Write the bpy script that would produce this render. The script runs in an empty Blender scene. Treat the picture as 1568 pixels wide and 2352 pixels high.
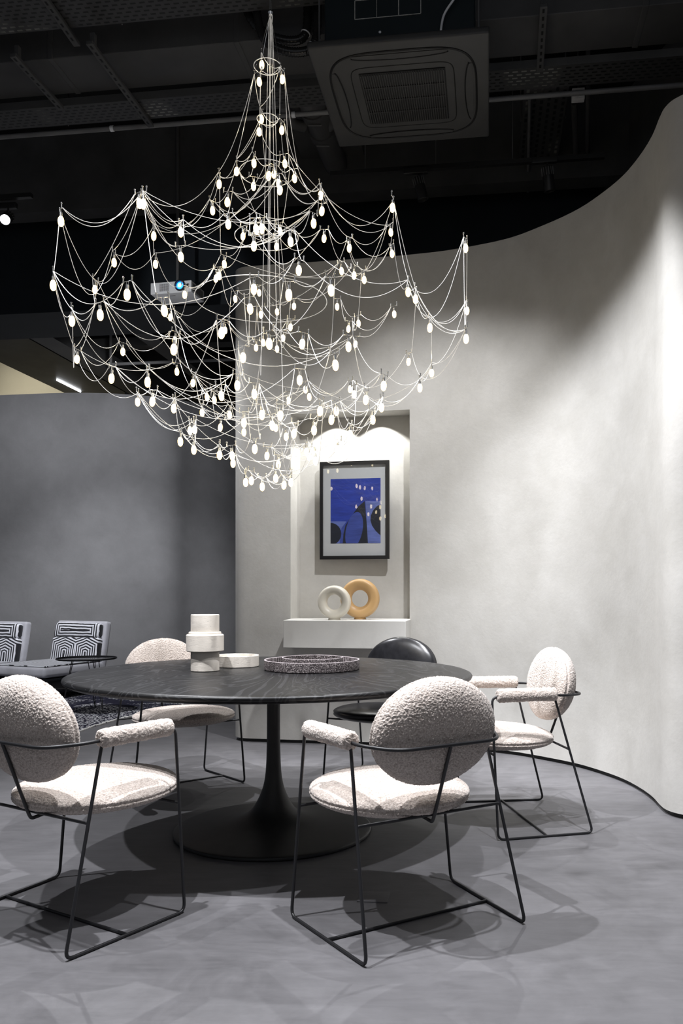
import bpy, bmesh, math, random
from mathutils import Vector, Matrix, noise
random.seed(7)
R = math.radians
sc = bpy.context.scene
COL = sc.collection

# ------------------------------------------------------------------ camera
FPX, CX, HY, CH = 1863.2, 877.8, 1362.5, 1.103      # focal length in px, principal column, horizon row, eye height
cam_d = bpy.data.cameras.new('camera'); cam = bpy.data.objects.new('camera', cam_d); COL.objects.link(cam)
cam.location = (0, 0, CH); cam.rotation_euler = (R(90), 0, 0)
cam_d.sensor_fit = 'HORIZONTAL'; cam_d.sensor_width = 36.0; cam_d.lens = 36.0 * FPX / 1568
cam_d.shift_x = (784 - CX) / 1568; cam_d.shift_y = (HY - 1176) / 1568
cam_d.clip_start = 0.05; cam_d.clip_end = 100
sc.camera = cam

def at(px, py, D): return Vector(((px - CX) * D / FPX, D, CH + (HY - py) * D / FPX))
def onz(px, py, z):
    D = (z - CH) * FPX / (HY - py)
    return Vector(((px - CX) * D / FPX, D, z))

# ------------------------------------------------------------------ materials
class NT:
    def __init__(s, name):
        s.m = bpy.data.materials.new(name); s.m.use_nodes = True
        s.t = s.m.node_tree; s.b = s.t.nodes['Principled BSDF']
    def n(s, kind, **kw):
        nd = s.t.nodes.new(kind)
        for k, v in kw.items():
            if hasattr(nd, k): setattr(nd, k, v)
        return nd
    def l(s, a, b): s.t.links.new(a, b)
    def inp(s, sock, v):
        if isinstance(v, bpy.types.NodeSocket): s.l(v, sock)
        else: sock.default_value = v
    def math(s, op, a, b=0.0, c=0.0):
        nd = s.n('ShaderNodeMath', operation=op)
        s.inp(nd.inputs[0], a); s.inp(nd.inputs[1], b); s.inp(nd.inputs[2], c)
        return nd.outputs[0]
    def coord(s, which='Object', scale=(1, 1, 1), rot=(0, 0, 0)):
        tc = s.n('ShaderNodeTexCoord'); mp = s.n('ShaderNodeMapping')
        mp.inputs['Scale'].default_value = scale; mp.inputs['Rotation'].default_value = rot
        s.l(tc.outputs[which], mp.inputs['Vector']); return mp.outputs[0]
    def noise(s, co, scale, detail=4, rough=.55, dist=0):
        nd = s.n('ShaderNodeTexNoise'); s.l(co, nd.inputs['Vector'])
        nd.inputs['Scale'].default_value = scale; nd.inputs['Detail'].default_value = detail
        nd.inputs['Roughness'].default_value = rough; nd.inputs['Distortion'].default_value = dist
        return nd.outputs['Fac']
    def ramp(s, fac, stops):
        nd = s.n('ShaderNodeValToRGB'); cr = nd.color_ramp
        while len(cr.elements) < len(stops): cr.elements.new(.5)
        for e, (p, c) in zip(cr.elements, stops): e.position = p; e.color = (*c, 1) if len(c) == 3 else c
        s.inp(nd.inputs[0], fac); return nd.outputs[0]
    def mix(s, f, a, b, mode='MIX'):
        nd = s.n('ShaderNodeMix', data_type='RGBA', blend_type=mode)
        s.inp(nd.inputs[0], f)
        for i, v in ((6, a), (7, b)):
            s.inp(nd.inputs[i], (*v, 1) if isinstance(v, tuple) and len(v) == 3 else v)
        return nd.outputs[2]
    def bump(s, h, strength=.3, dist=.01):
        nd = s.n('ShaderNodeBump'); nd.inputs['Strength'].default_value = strength; nd.inputs['Distance'].default_value = dist
        s.l(h, nd.inputs['Height']); s.l(nd.outputs[0], s.b.inputs['Normal'])
    def set(s, **kw):
        for k, v in kw.items():
            k = {'color': 'Base Color', 'rough': 'Roughness', 'metal': 'Metallic', 'spec': 'Specular IOR Level',
                 'emit': 'Emission Color', 'es': 'Emission Strength', 'trans': 'Transmission Weight', 'ior': 'IOR',
                 'coat': 'Coat Weight', 'sheen': 'Sheen Weight', 'alpha': 'Alpha'}[k]
            if isinstance(v, tuple) and len(v) == 3: v = (*v, 1)
            s.inp(s.b.inputs[k], v)
        return s

def simple(name, col, rough=.5, metal=0, vary=.12, vs=6, spec=.5, **kw):
    t = NT(name); co = t.coord(); f = t.noise(co, vs, 4)
    lo = tuple(c * (1 - vary) for c in col); hi = tuple(min(1, c * (1 + vary)) for c in col)
    t.set(color=t.ramp(f, [(.3, lo), (.7, hi)]), rough=rough, metal=metal, spec=spec, **kw)
    return t.m

def plaster(name, lo, hi, rough=.75, bumpk=.25, streak=(1, 1, 1)):
    t = NT(name); co = t.coord('Object', streak)
    a = t.noise(co, .9, 6, .62, .3); b = t.noise(co, 3.2, 8, .62, .25); c = t.noise(co, 45, 3, .6)
    f = t.math('ADD', t.math('MULTIPLY', a, .55), t.math('MULTIPLY', b, .45))
    f = t.math('ADD', f, t.math('MULTIPLY', t.math('SUBTRACT', c, .5), .08))
    t.set(color=t.ramp(f, [(.36, lo), (.5, tuple((x + y) / 2 for x, y in zip(lo, hi))), (.64, hi)]), rough=rough, spec=.3)
    h = t.math('ADD', t.math('MULTIPLY', b, .6), t.math('MULTIPLY', c, .12)); t.bump(h, bumpk, .02)
    return t.m

M = {}
M['plaster'] = plaster('microcement_light', (.470, .456, .425), (.600, .587, .558))
M['plaster_white'] = plaster('microcement_shelf', (.60, .59, .56), (.68, .67, .64), bumpk=.12)
M['niche'] = plaster('niche_plaster', (.52, .51, .47), (.60, .59, .55), bumpk=.1)
M['gray_wall'] = plaster('grey_microcement', (.150, .150, .154), (.205, .205, .211))
M['beige'] = plaster('beige_paint', (.50, .46, .37), (.56, .52, .42), bumpk=.05)

t = NT('concrete_floor'); co = t.coord('Object')
a = t.noise(co, .8, 7, .62, .8); b = t.noise(co, 4, 6, .7, 1.5); c = t.noise(co, 60, 3, .6)
co2 = t.coord('Object', (1, 5, 1), (0, 0, R(35))); d = t.noise(co2, 6, 4, .6, .5)
f = t.math('ADD', t.math('ADD', t.math('MULTIPLY', a, .5), t.math('MULTIPLY', b, .3)), t.math('MULTIPLY', d, .2))
t.set(color=t.ramp(f, [(.36, (.100, .098, .103)), (.64, (.185, .181, .190))]),
      rough=t.math('ADD', .42, t.math('MULTIPLY', b, .22)), spec=.35)
t.bump(t.math('ADD', b, t.math('MULTIPLY', c, .15)), .12, .01)
M['floor'] = t.m

def shearling(name, c0, c1):
    t = NT(name); co = t.coord('Object')
    f = t.noise(co, 130, 3, .6, .5); g = t.noise(co, 9, 3)
    v = t.n('ShaderNodeTexVoronoi'); v.inputs['Scale'].default_value = 170; t.l(co, v.inputs['Vector'])
    h = t.math('ADD', t.math('MULTIPLY', f, .7), t.math('MULTIPLY', t.math('SUBTRACT', 1, v.outputs['Distance']), .5))
    col = t.ramp(h, [(.30, c0), (.75, c1)])
    col = t.mix(t.math('MULTIPLY', g, .25), col, (c0[0] * .9, c0[1] * .85, c0[2] * .8))
    t.set(color=col, rough=.95, spec=.1, sheen=.35); t.bump(h, .9, .004)
    return t.m
M['shearling'] = shearling('cream_shearling', (.40, .335, .295), (.78, .70, .64))
M['black_leather'] = simple('black_leather', (.012, .012, .014), .28, vary=.3, vs=40)
M['black_steel'] = simple('black_powder_steel', (.016, .016, .018), .42, vary=.1)
M['tablebase'] = simple('matt_black_metal', (.018, .018, .018), .5, vary=.25, vs=14)

t = NT('black_stained_oak'); co = t.coord('Object', (1, .32, 1), (0, 0, R(20)))
n0 = t.noise(co, 2.2, 3, .5, 1.2)
rings = t.math('FRACT', t.math('MULTIPLY', n0, 26))
line = t.math('LESS_THAN', t.math('ABSOLUTE', t.math('SUBTRACT', rings, .5)), .13)
fine = t.noise(t.coord('Object', (1, .03, 1), (0, 0, R(20))), 260, 2)
f = t.math('MULTIPLY', line, t.math('ADD', .15, fine))
t.set(color=t.mix(f, (.007, .007, .0075), (.034, .034, .036)), rough=.36, spec=.32); t.bump(f, .15, .002)
M['oak'] = t.m

def stone(name, base, dark, pits=True, scale=70):
    t = NT(name); co = t.coord('Object', (1, 1, 2.2))
    n1 = t.noise(co, scale, 3, .7); n2 = t.noise(co, 9, 4)
    col = t.ramp(n2, [(.3, tuple(x * .9 for x in base)), (.7, base)])
    if pits:
        p = t.ramp(n1, [(.30, (1, 1, 1)), (.36, (0, 0, 0))]); col = t.mix(p, col, dark)
        t.bump(n1, .3, .003)
    t.set(color=col, rough=.6, spec=.3); return t.m
M['travertine'] = stone('travertine', (.74, .69, .62), (.25, .2, .16))
M['limestone'] = stone('limestone', (.80, .74, .66), (.6, .55, .5), True, 30)
t = NT('dark_terrazzo'); co = t.coord('Object'); v = t.noise(co, 260, 2, .7); v2 = t.noise(co, 110, 2, .7)
col = t.ramp(v, [(.40, (.018, .015, .016)), (.55, (.085, .07, .072)), (.66, (.5, .45, .44))])
t.set(color=col, rough=.7, spec=.2); t.bump(v2, .5, .003); M['terrazzo'] = t.m
M['terrazzo_rim'] = simple('pale_cut_rim', (.42, .37, .38), .7, vary=.4, vs=200)
M['ivory'] = simple('ivory_ceramic', (.68, .64, .55), .38, vary=.04)
M['ochre'] = simple('ochre_ceramic', (.56, .35, .155), .42, vary=.08, vs=3)
M['frame'] = simple('black_satin_frame', (.012, .012, .013), .3)
M['mat_board'] = simple('pale_mat_board', (.60, .62, .63), .8, vary=.02)
M['chrome'] = simple('silver_wire', (.92, .91, .88), .22, 1.0, vary=.02)
t = NT('strung_wire_glow'); co = t.coord('Object'); f = t.noise(co, 30, 2)
t.set(color=(.93, .92, .9), rough=.25, metal=.6, emit=(1, .96, .88), es=t.math('ADD', .05, t.math('MULTIPLY', f, .5))); M['wire'] = t.m  # faint self-glow stands in for bulb light caught by the wires
t = NT('warm_bulb_glow'); lw = t.n('ShaderNodeLayerWeight'); lw.inputs[0].default_value = .5
t.set(color=(1, .9, .7), emit=t.ramp(lw.outputs['Facing'], [(.35, (1.0, .86, .55)), (.75, (.62, .36, .08)), (1, (.30, .15, .02))]), es=9.0, rough=.3); M['bulb'] = t.m
t = NT('picture_glass'); tr = t.n('ShaderNodeBsdfTransparent'); gl = t.n('ShaderNodeBsdfGlossy'); gl.inputs['Roughness'].default_value = .01
fz = t.n('ShaderNodeFresnel'); fz.inputs[0].default_value = 1.5; ms = t.n('ShaderNodeMixShader'); t.l(t.math('MULTIPLY', fz.outputs[0], 1.6), ms.inputs[0])
t.l(tr.outputs[0], ms.inputs[1]); t.l(gl.outputs[0], ms.inputs[2]); t.l(ms.outputs[0], t.t.nodes['Material Output'].inputs[0]); t.t.nodes.remove(t.b); M['glass'] = t.m

def dark(name, v, rough=.6, tint=(1, 1, 1), **kw): return simple(name, tuple(v * c for c in tint), rough, vary=.18, vs=3, spec=.3, **kw)
M['ceil'] = dark('ceiling_black_paint', .010)
M['duct'] = dark('duct_charcoal_paint', .072, .5)
M['duct_navy'] = dark('duct_navy_paint', 0.022, .6, (.6, .8, 1))
M['pipe'] = dark('pipe_dark_grey', .10, .4)
M['pipe_light'] = dark('conduit_grey', .17, .35)
M['track'] = dark('track_black', .015, .35)
M['ac'] = dark('cassette_charcoal', .048, .45)
M['ac_dark'] = dark('cassette_slot_black', .004, .5)
M['ac_box'] = dark('cassette_box_navy', 0.02, .6, (.55, .85, 1))
M['beam'] = dark('beam_dark_plaster', .075, .9)
M['hose'] = dark('hose_black_rubber', .02, .12)
M['white_plastic'] = simple('white_plastic', (.82, .83, .84), .45, vary=.03)
M['outline'] = simple('pale_tape', (.45, .45, .42), .7, vary=.3, vs=60)

def tray_mat(name, base, pu, pv):
    t = NT(name); tc = t.n('ShaderNodeTexCoord'); sp = t.n('ShaderNodeSeparateXYZ'); t.l(tc.outputs['Object'], sp.inputs[0])
    v = t.math('DIVIDE', sp.outputs[1], pv); row = t.math('FLOOR', v)
    u = t.math('ADD', t.math('DIVIDE', sp.outputs[0], pu), t.math('MULTIPLY', t.math('MODULO', t.math('ABSOLUTE', row), 2), .5))
    fu = t.math('ABSOLUTE', t.math('SUBTRACT', t.math('FRACT', u), .5)); fv = t.math('ABSOLUTE', t.math('SUBTRACT', t.math('FRACT', v), .5))
    hole = t.math('MULTIPLY', t.math('LESS_THAN', fu, .30), t.math('LESS_THAN', fv, .2))
    wn = t.n('ShaderNodeTexNoise'); t.l(tc.outputs['Object'], wn.inputs['Vector']); wn.inputs['Scale'].default_value = 1.6
    lit = t.ramp(wn.outputs['Fac'], [(.56, (0, 0, 0)), (.64, (1, 1, 1))])
    hc = t.mix(lit, (.003, .003, .003), (.22, .22, .2))  # holes painted black, some painted pale as if light shows through
    t.set(color=t.mix(hole, (base, base, base), hc), rough=.5, metal=0); return t.m
M['tray'] = tray_mat('perforated_tray', .05, .055, .032)
M['tray_dots'] = tray_mat('punched_tray', .06, .07, .05)

def striped(name, expr):
    t = NT(name); tc = t.n('ShaderNodeTexCoord'); mp = t.n('ShaderNodeMapping'); t.l(tc.outputs['Object'], mp.inputs[0])
    ns = t.n('ShaderNodeTexNoise'); t.l(tc.outputs['Object'], ns.inputs['Vector']); ns.inputs['Scale'].default_value = 7
    sp = t.n('ShaderNodeSeparateXYZ'); t.l(mp.outputs[0], sp.inputs[0])
    w = t.math('MULTIPLY', t.math('SUBTRACT', ns.outputs['Fac'], .5), .022)
    val = t.math('ADD', expr(t, sp.outputs[0], sp.outputs[1], sp.outputs[2]), w)
    s = t.math('FRACT', t.math('DIVIDE', val, .031))
    t.set(color=t.mix(t.math('LESS_THAN', s, .5), (.70, .71, .76), (.006, .006, .010)), rough=.6, sheen=.2); return t.m
def e_head(t, x, y, z):
    return t.math('MAXIMUM', t.math('SUBTRACT', t.math('ABSOLUTE', x), .20), t.math('MULTIPLY', t.math('ABSOLUTE', z), 1.0))
def e_back(t, x, y, z):
    xx = t.math('SUBTRACT', t.math('ABSOLUTE', t.math('SUBTRACT', x, .02)), .155)
    return t.math('MAXIMUM', t.math('ABSOLUTE', xx), t.math('ADD', z, t.math('MULTIPLY', t.math('ABSOLUTE', xx), .35)))
def e_seat(t, x, y, z): return t.math('MAXIMUM', t.math('ABSOLUTE', x), t.math('ABSOLUTE', y))
M['str_head'] = striped('maze_stripe_headrest', e_head)
M['str_back'] = striped('maze_stripe_back', e_back)
M['str_seat'] = striped('maze_stripe_seat', e_seat)
M['silver_velvet'] = simple('silver_velvet', (.42, .42, .46), .6, vary=.15, vs=5, sheen=.5)
M['brass'] = simple('brushed_brass', (.45, .34, .12), .3, 1.0)
M['black_gloss'] = simple('black_gloss', (.004, .004, .005), .08)

t = NT('speckled_rug'); co = t.coord('Object'); w = t.n('ShaderNodeTexVoronoi'); w.inputs['Scale'].default_value = 42; t.l(co, w.inputs['Vector'])
big = t.noise(co, 1.6, 3, .6, 1); dots = t.math('LESS_THAN', w.outputs['Distance'], .42)
mask = t.ramp(big, [(.42, (0, 0, 0)), (.5, (1, 1, 1))])
t.set(color=t.mix(t.math('MULTIPLY', dots, mask), (.018, .018, .032), (.62, .62, .64)), rough=.95, spec=.1); M['rug'] = t.m
M['fringe'] = simple('white_yarn', (.75, .74, .72), .9, vary=.2, vs=50)

# ------------------------------------------------------------------ mesh helpers
def mesh_obj(name, verts, faces, mat, parent=None, smooth=True, mats=None, fm=None, recentre=None, angle=40):
    me = bpy.data.meshes.new(name); me.from_pydata([tuple(v) for v in verts], [], faces); me.update()
    bm = bmesh.new(); bm.from_mesh(me)
    bmesh.ops.recalc_face_normals(bm, faces=bm.faces); bm.to_mesh(me); bm.free()
    for m in (mats or [mat]): me.materials.append(m)
    if fm: me.polygons.foreach_set('material_index', fm)
    if smooth:
        me.polygons.foreach_set('use_smooth', [True] * len(me.polygons))
        me.set_sharp_from_angle(angle=R(angle))
    o = bpy.data.objects.new(name, me); COL.objects.link(o)
    if parent is not None: o.parent = parent
    elif recentre is not False:
        xs = [v.co for v in me.vertices]
        c = Vector(((min(v.x for v in xs) + max(v.x for v in xs)) / 2, (min(v.y for v in xs) + max(v.y for v in xs)) / 2, min(v.z for v in xs)))
        me.transform(Matrix.Translation(-c)); o.location = c
    return o

class MB:
    """collects shapes; build() links them as one mesh"""
    def __init__(s): s.v = []; s.f = []; s.fm = []; s.cur = 0
    def add(s, v, f):
        b = len(s.v); s.v += [Vector(x) for x in v]; s.f += [tuple(i + b for i in q) for q in f]; s.fm += [s.cur] * len(f); return s
    def box(s, c, d, rz=0, bev=0, M4=None):
        bm = bmesh.new(); bmesh.ops.create_cube(bm, size=1)
        bmesh.ops.scale(bm, vec=Vector(d), verts=bm.verts)
        if bev: bmesh.ops.bevel(bm, geom=list(bm.edges), offset=bev, segments=3, affect='EDGES', profile=.6)
        T = (Matrix.Translation(Vector(c)) @ Matrix.Rotation(rz, 4, 'Z')) if M4 is None else M4
        bm.transform(T); bm.verts.index_update()
        s.add([v.co.copy() for v in bm.verts], [tuple(v.index for v in f.verts) for f in bm.faces]); bm.free(); return s
    def tube(s, pts, r, seg=8, closed=False, caps=True, r2=None):
        pts = [Vector(p) for p in pts]; n = len(pts); rings = []
        T = []
        for i in range(n):
            if closed: d = pts[(i + 1) % n] - pts[i - 1]
            else: d = pts[min(i + 1, n - 1)] - pts[max(i - 1, 0)]
            T.append(d.normalized() if d.length > 1e-9 else Vector((0, 0, 1)))
        up = Vector((0, 0, 1)) if abs(T[0].z) < .9 else Vector((1, 0, 0))
        nrm = (up - T[0] * up.dot(T[0])).normalized()
        vs = []
        for i in range(n):
            nrm = nrm - T[i] * nrm.dot(T[i])
            nrm = nrm.normalized() if nrm.length > 1e-6 else T[i].orthogonal().normalized()
            bn = T[i].cross(nrm); rr = r if r2 is None else r + (r2 - r) * i / (n - 1)
            if callable(r): rr = r(i / (n - 1))
            for k in range(seg):
                a = 2 * math.pi * k / seg; vs.append(pts[i] + (nrm * math.cos(a) + bn * math.sin(a)) * rr)
        fs = []
        m = n if closed else n - 1
        for i in range(m):
            j = (i + 1) % n
            for k in range(seg): fs.append((i * seg + k, i * seg + (k + 1) % seg, j * seg + (k + 1) % seg, j * seg + k))
        if caps and not closed: fs.append(tuple(range(seg - 1, -1, -1))); fs.append(tuple((n - 1) * seg + k for k in range(seg)))
        return s.add(vs, fs)
    def lathe(s, prof, c=(0, 0, 0), seg=64, sx=1, sy=1, M4=None):
        vs = []; fs = []; c = Vector(c); idx = []
        for (r, z) in prof:
            if r < 1e-6: idx.append([len(vs)]); vs.append(Vector((0, 0, z)))
            else:
                idx.append(list(range(len(vs), len(vs) + seg)))
                for k in range(seg): a = 2 * math.pi * k / seg; vs.append(Vector((r * sx * math.cos(a), r * sy * math.sin(a), z)))
        for a, b in zip(idx[:-1], idx[1:]):
            for k in range(seg):
                k2 = (k + 1) % seg
                if len(a) == 1 and len(b) == 1: break
                if len(a) == 1: fs.append((a[0], b[k], b[k2]))
                elif len(b) == 1: fs.append((a[k], b[0], a[k2]))
                else: fs.append((a[k], b[k], b[k2], a[k2]))
        vs = [(M4 @ v) if M4 is not None else v + c for v in vs]
        return s.add(vs, fs)
    def build(s, name, mat, parent=None, mats=None, **kw):
        return mesh_obj(name, s.v, s.f, mat, parent, mats=mats, fm=s.fm if mats else None, **kw)

def tag(o, label=None, cat=None, group=None, kind=None):
    if label: o['label'] = label
    if cat: o['category'] = cat
    if group: o['group'] = group
    if kind: o['kind'] = kind
    return o
def empty(name, loc, rz=0):
    o = bpy.data.objects.new(name, None); COL.objects.link(o); o.location = loc; o.rotation_euler = (0, 0, rz); o.empty_display_size = .1
    return o
def copy_tree(o, parent=None):
    c = o.copy(); COL.objects.link(c)
    if parent is not None: c.parent = parent
    for ch in list(o.children): copy_tree(ch, c)
    return c
def fillet(pts, rad, n=5, closed=False):
    pts = [Vector(p) for p in pts]; out = []; N = len(pts)
    for i, p in enumerate(pts):
        if not closed and i in (0, N - 1): out.append(p); continue
        a = pts[i - 1]; b = pts[(i + 1) % N]; da = (a - p); db = (b - p)
        rr = min(rad, da.length * .45, db.length * .45); p0 = p + da.normalized() * rr; p1 = p + db.normalized() * rr
        for k in range(n + 1):
            t = k / n; out.append(p0 * (1 - t) ** 2 + p * 2 * t * (1 - t) + p1 * t ** 2)
    return out
def catmull(P, n=8):
    P = [Vector(p) for p in P]; out = []
    for i in range(len(P) - 1):
        p0 = P[max(i - 1, 0)]; p1 = P[i]; p2 = P[i + 1]; p3 = P[min(i + 2, len(P) - 1)]
        for k in range(n):
            t = k / n
            out.append(.5 * ((2 * p1) + (p2 - p0) * t + (2 * p0 - 5 * p1 + 4 * p2 - p3) * t * t + (3 * p1 - p0 - 3 * p2 + p3) * t ** 3))
    out.append(P[-1]); return out

# ------------------------------------------------------------------ room shell
WH = 3.53
mb = MB(); mb.box((0, 5, -.05), (18, 18, .1)); fl = mb.build('floor', M['floor'], smooth=False); tag(fl, kind='structure')
mb = MB(); mb.box((0, 5, 5.15), (18, 18, .1)); ce = mb.build('ceiling', M['ceil'], smooth=False); tag(ce, kind='structure')

# curved wall with niche
NX0, NX1 = -.6745, .196           # niche edges along the wall
path = [(-1.111, 6.75), (-1.111, 6.40), (-1.111, 6.16)]
for k in range(1, 6):
    a = math.pi - k / 6 * math.pi / 2; path.append((-1.111 + .125 + .125 * math.cos(a), 6.15 + .125 * math.sin(a) - .25 * math.sin(a)))
path += [(-.979, 6.02), (-.897, 6.005)]
core = [(-.897, 6.005), (NX0, 5.965), (-.527, 5.947), (.022, 5.850), (NX1, 5.815), (.482, 5.733), (.842, 5.560), (1.062, 5.350), (1.235, 5.126), (1.342, 4.893),
        (1.402, 4.693), (1.428, 4.48), (1.430, 4.30), (1.414, 4.14), (1.412, 4.05), (1.440, 3.975), (1.53, 3.90), (1.75, 3.82), (2.2, 3.75), (3.0, 3.70), (4.2, 3.7)]
seg = 6
cc = catmull([(x, y, 0) for x, y in core], seg)
path = path[:-1] + [(p.x, p.y) for p in cc]
iN0 = len(path) - len(cc) + seg; iN1 = iN0 + 3 * seg
NZ0, NZ1 = .915, 2.42
zs = [.025, NZ0, NZ1, WH]
def offset_path(P, d):
    out = []
    for i, p in enumerate(P):
        a = Vector(P[max(i - 1, 0)]); b = Vector(P[min(i + 1, len(P) - 1)]); t = (b - a).normalized()
        n = Vector((-t.y, t.x)); out.append((p[0] + n.x * d, p[1] + n.y * d))
    return out
mb = MB(); n = len(path)
v = [(x, y, z) for z in zs for (x, y) in path]; f = []
for r_ in range(3):
    for i in range(n - 1):
        if r_ == 1 and iN0 <= i < iN1: continue
        f.append((r_ * n + i, r_ * n + i + 1, (r_ + 1) * n + i + 1, (r_ + 1) * n + i))
# niche: left cheek, right cheek, soffit, sill
p0 = Vector(path[iN0]); p1 = Vector(path[iN1]); t_ = (p1 - p0).normalized(); nn = Vector((-t_.y, t_.x)); nd = .19
q0 = p0 + nn * nd + t_ * .02; q1 = p1 + nn * nd
b = len(v); v += [(q0.x, q0.y, NZ0), (q1.x, q1.y, NZ0), (q1.x, q1.y, NZ1), (q0.x, q0.y, NZ1)]
f += [(n + iN0, 2 * n + iN0, b + 3, b), (n + iN1, b + 1, b + 2, 2 * n + iN1), (b, b + 1, b + 2, b + 3)]
f.append(tuple([2 * n + i for i in range(iN0, iN1 + 1)] + [b + 2, b + 3])); f.append(tuple([n + i for i in range(iN0, iN1 + 1)] + [b + 1, b]))
# back side and top
def back_pt(i):
    x, y = path[i]; return (max(x, -1.0) + (.02 if x < -1.0 else 0), y)
bk = offset_path([(x, y) for x, y in path], .34)
bk = [(-.9, 6.75)] * 3 + [(-.88, 6.6)] * 7 + bk[10:]
bk = bk[:n]
b = len(v); v += [(x, y, .025) for x, y in bk] + [(x, y, WH) for x, y in bk]
for i in range(n - 1):
    f.append((b + i, b + n + i, b + n + i + 1, b + i + 1)); f.append((3 * n + i, 3 * n + i + 1, b + n + i + 1, b + n + i)); f.append((i, b + i, b + i + 1, i + 1))
f.append((0, 3 * n, b + n, b)); f.append((n - 1, b + n - 1, b + 2 * n - 1, 4 * n - 1))
mb.add(v, f); wr = mb.build('wall_right', M['plaster'], angle=50); tag(wr, kind='structure')
# recessed plinth of the curved wall
pp = offset_path(path, .018); mb = MB()
mb.add([(x, y, z) for z in (0, .027) for x, y in pp], [(i, i + 1, n + i + 1, n + i) for i in range(n - 1)])
tag(mb.build('baseboard_right', M['track'], smooth=False), kind='structure')

# grey wall behind on the left
gp = [(-9, 11.2, 0), (-6.6, 10.25, 0)] + [((px - CX) * D / FPX, D, 0) for px, D in ((0, 9.94), (143, 9.83), (214, 9.83), (275, 9.88), (386, 10.07), (446, 10.33), (539, 10.67), (620, 11.1), (760, 11.9))]
gc = catmull(gp, 6); mb = MB(); n = len(gc)
mb.add([(p.x, p.y, z) for z in (0, WH) for p in gc] + [(p.x, p.y + .25, z) for z in (0, WH) for p in gc],
       [(i, i + 1, n + i + 1, n + i) for i in range(n - 1)] + [(2 * n + i, 3 * n + i, 3 * n + i + 1, 2 * n + i + 1) for i in range(n - 1)] + [(n + i, n + i + 1, 3 * n + i + 1, 3 * n + i) for i in range(n - 1)])
tag(mb.build('wall_left', M['gray_wall'], angle=60), kind='structure')
mb = MB(); mb.box((-4.5, 13.2, 2.55), (9, .15, 5.1)); tag(mb.build('wall_back', M['beige'], smooth=False), kind='structure')
mb = MB(); mb.box((4.5, 13.2, 2.55), (9, .15, 5.1)); tag(mb.build('wall_far', M['ceil'], smooth=False), kind='structure')

# floor outlet cover
c0 = Vector((.0, 2.98, 0)); mb = MB(); mb.box((.0, 0, .0015), (.11, .10, .003), bev=.001)
o = mb.build('floor_outlet_cover', M['floor'], recentre=False); 
p = onz(858, 2061, 0.0); o.location = (p.x, p.y, 0); o.rotation_euler = (0, 0, R(-6)); tag(o, 'small square grey floor outlet cover set in the concrete under the front right chair', 'outlet cover')

# ------------------------------------------------------------------ dining table
T0 = Vector((-.5061, 3.7731, 0))
table = empty('dining_table', T0); tag(table, 'large round black oak dining table on a tulip pedestal', 'table')
mb = MB(); rt = .9193
prof = [(0, .740), (.3, .740), (.6, .740), (rt - .030, .740), (rt - .012, .7385), (rt - .003, .734), (rt, .727), (rt - .003, .720), (rt - .02, .712), (rt - .06, .703), (rt - .12, .698), (.3, .698), (0, .698)]
mb.lathe(prof, seg=160); mb.build('tabletop', M['oak'], table, angle=50)
mb = MB()
prof = [(0, .698), (.10, .698), (.10, .690), (.045, .683), (.033, .66), (.0305, .6), (.0305, .45), (.032, .36), (.0345, .30), (.0385, .255), (.047, .21), (.060, .172), (.078, .135), (.10, .102), (.135, .075), (.19, .055), (.26, .042), (.34, .032), (.41, .024), (.448, .019), (.4548, .014), (.4548, .006), (.44, 0.0), (0, 0.0)]
pc = catmull([(r_, 0, z) for r_, z in prof[2:21]], 4)
prof = prof[:2] + [(p.x, p.z) for p in pc] + prof[21:]
mb.lathe(prof, seg=96); mb.build('pedestal', M['tablebase'], table, angle=35)

# ------------------------------------------------------------------ dining chairs
WF, WT, WR, WTR = .3335, .2773, .3042, .2637
YFF, YFT, YRF, YRT, HA, YM, HS = .115, .126, -.3471, -.1751, .6336, -.1222, .386
TR = .0056
def fuzz(prof_fn, nu, nv, amp, fscale, M4, seed=0.0):
    """closed pad: prof_fn(u 0..1 pole to pole) -> (r, z, nr, nz); returns verts, faces displaced by curly noise"""
    vs = []; fs = []
    for i in range(nv + 1):
        r, z, nr, nz, sx, sy = prof_fn(i / nv)
        for k in range(nu):
            a = 2 * math.pi * k / nu; ca, sa = math.cos(a), math.sin(a)
            p = Vector((r * sx * ca, r * sy * sa, z)); nrm = Vector((nr * ca, nr * sa, nz)).normalized()
            if amp:
                q = p * fscale + Vector((seed, seed * 2, seed * 3))
                d = noise.noise(q) * .9 + noise.noise(q * 2.3) * .6
                d = (abs(d) ** .75) * (1 if d > 0 else -.6)
                d += .35 * noise.noise(p * 14)
                p += nrm * amp * d
            vs.append(M4 @ p)
    for i in range(nv):
        for k in range(nu): fs.append((i * nu + k, (i + 1) * nu + k, (i + 1) * nu + (k + 1) % nu, i * nu + (k + 1) % nu))
    fs.append(tuple(range(nu))); fs.append(tuple(nv * nu + k for k in range(nu - 1, -1, -1)))
    return vs, fs
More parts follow.
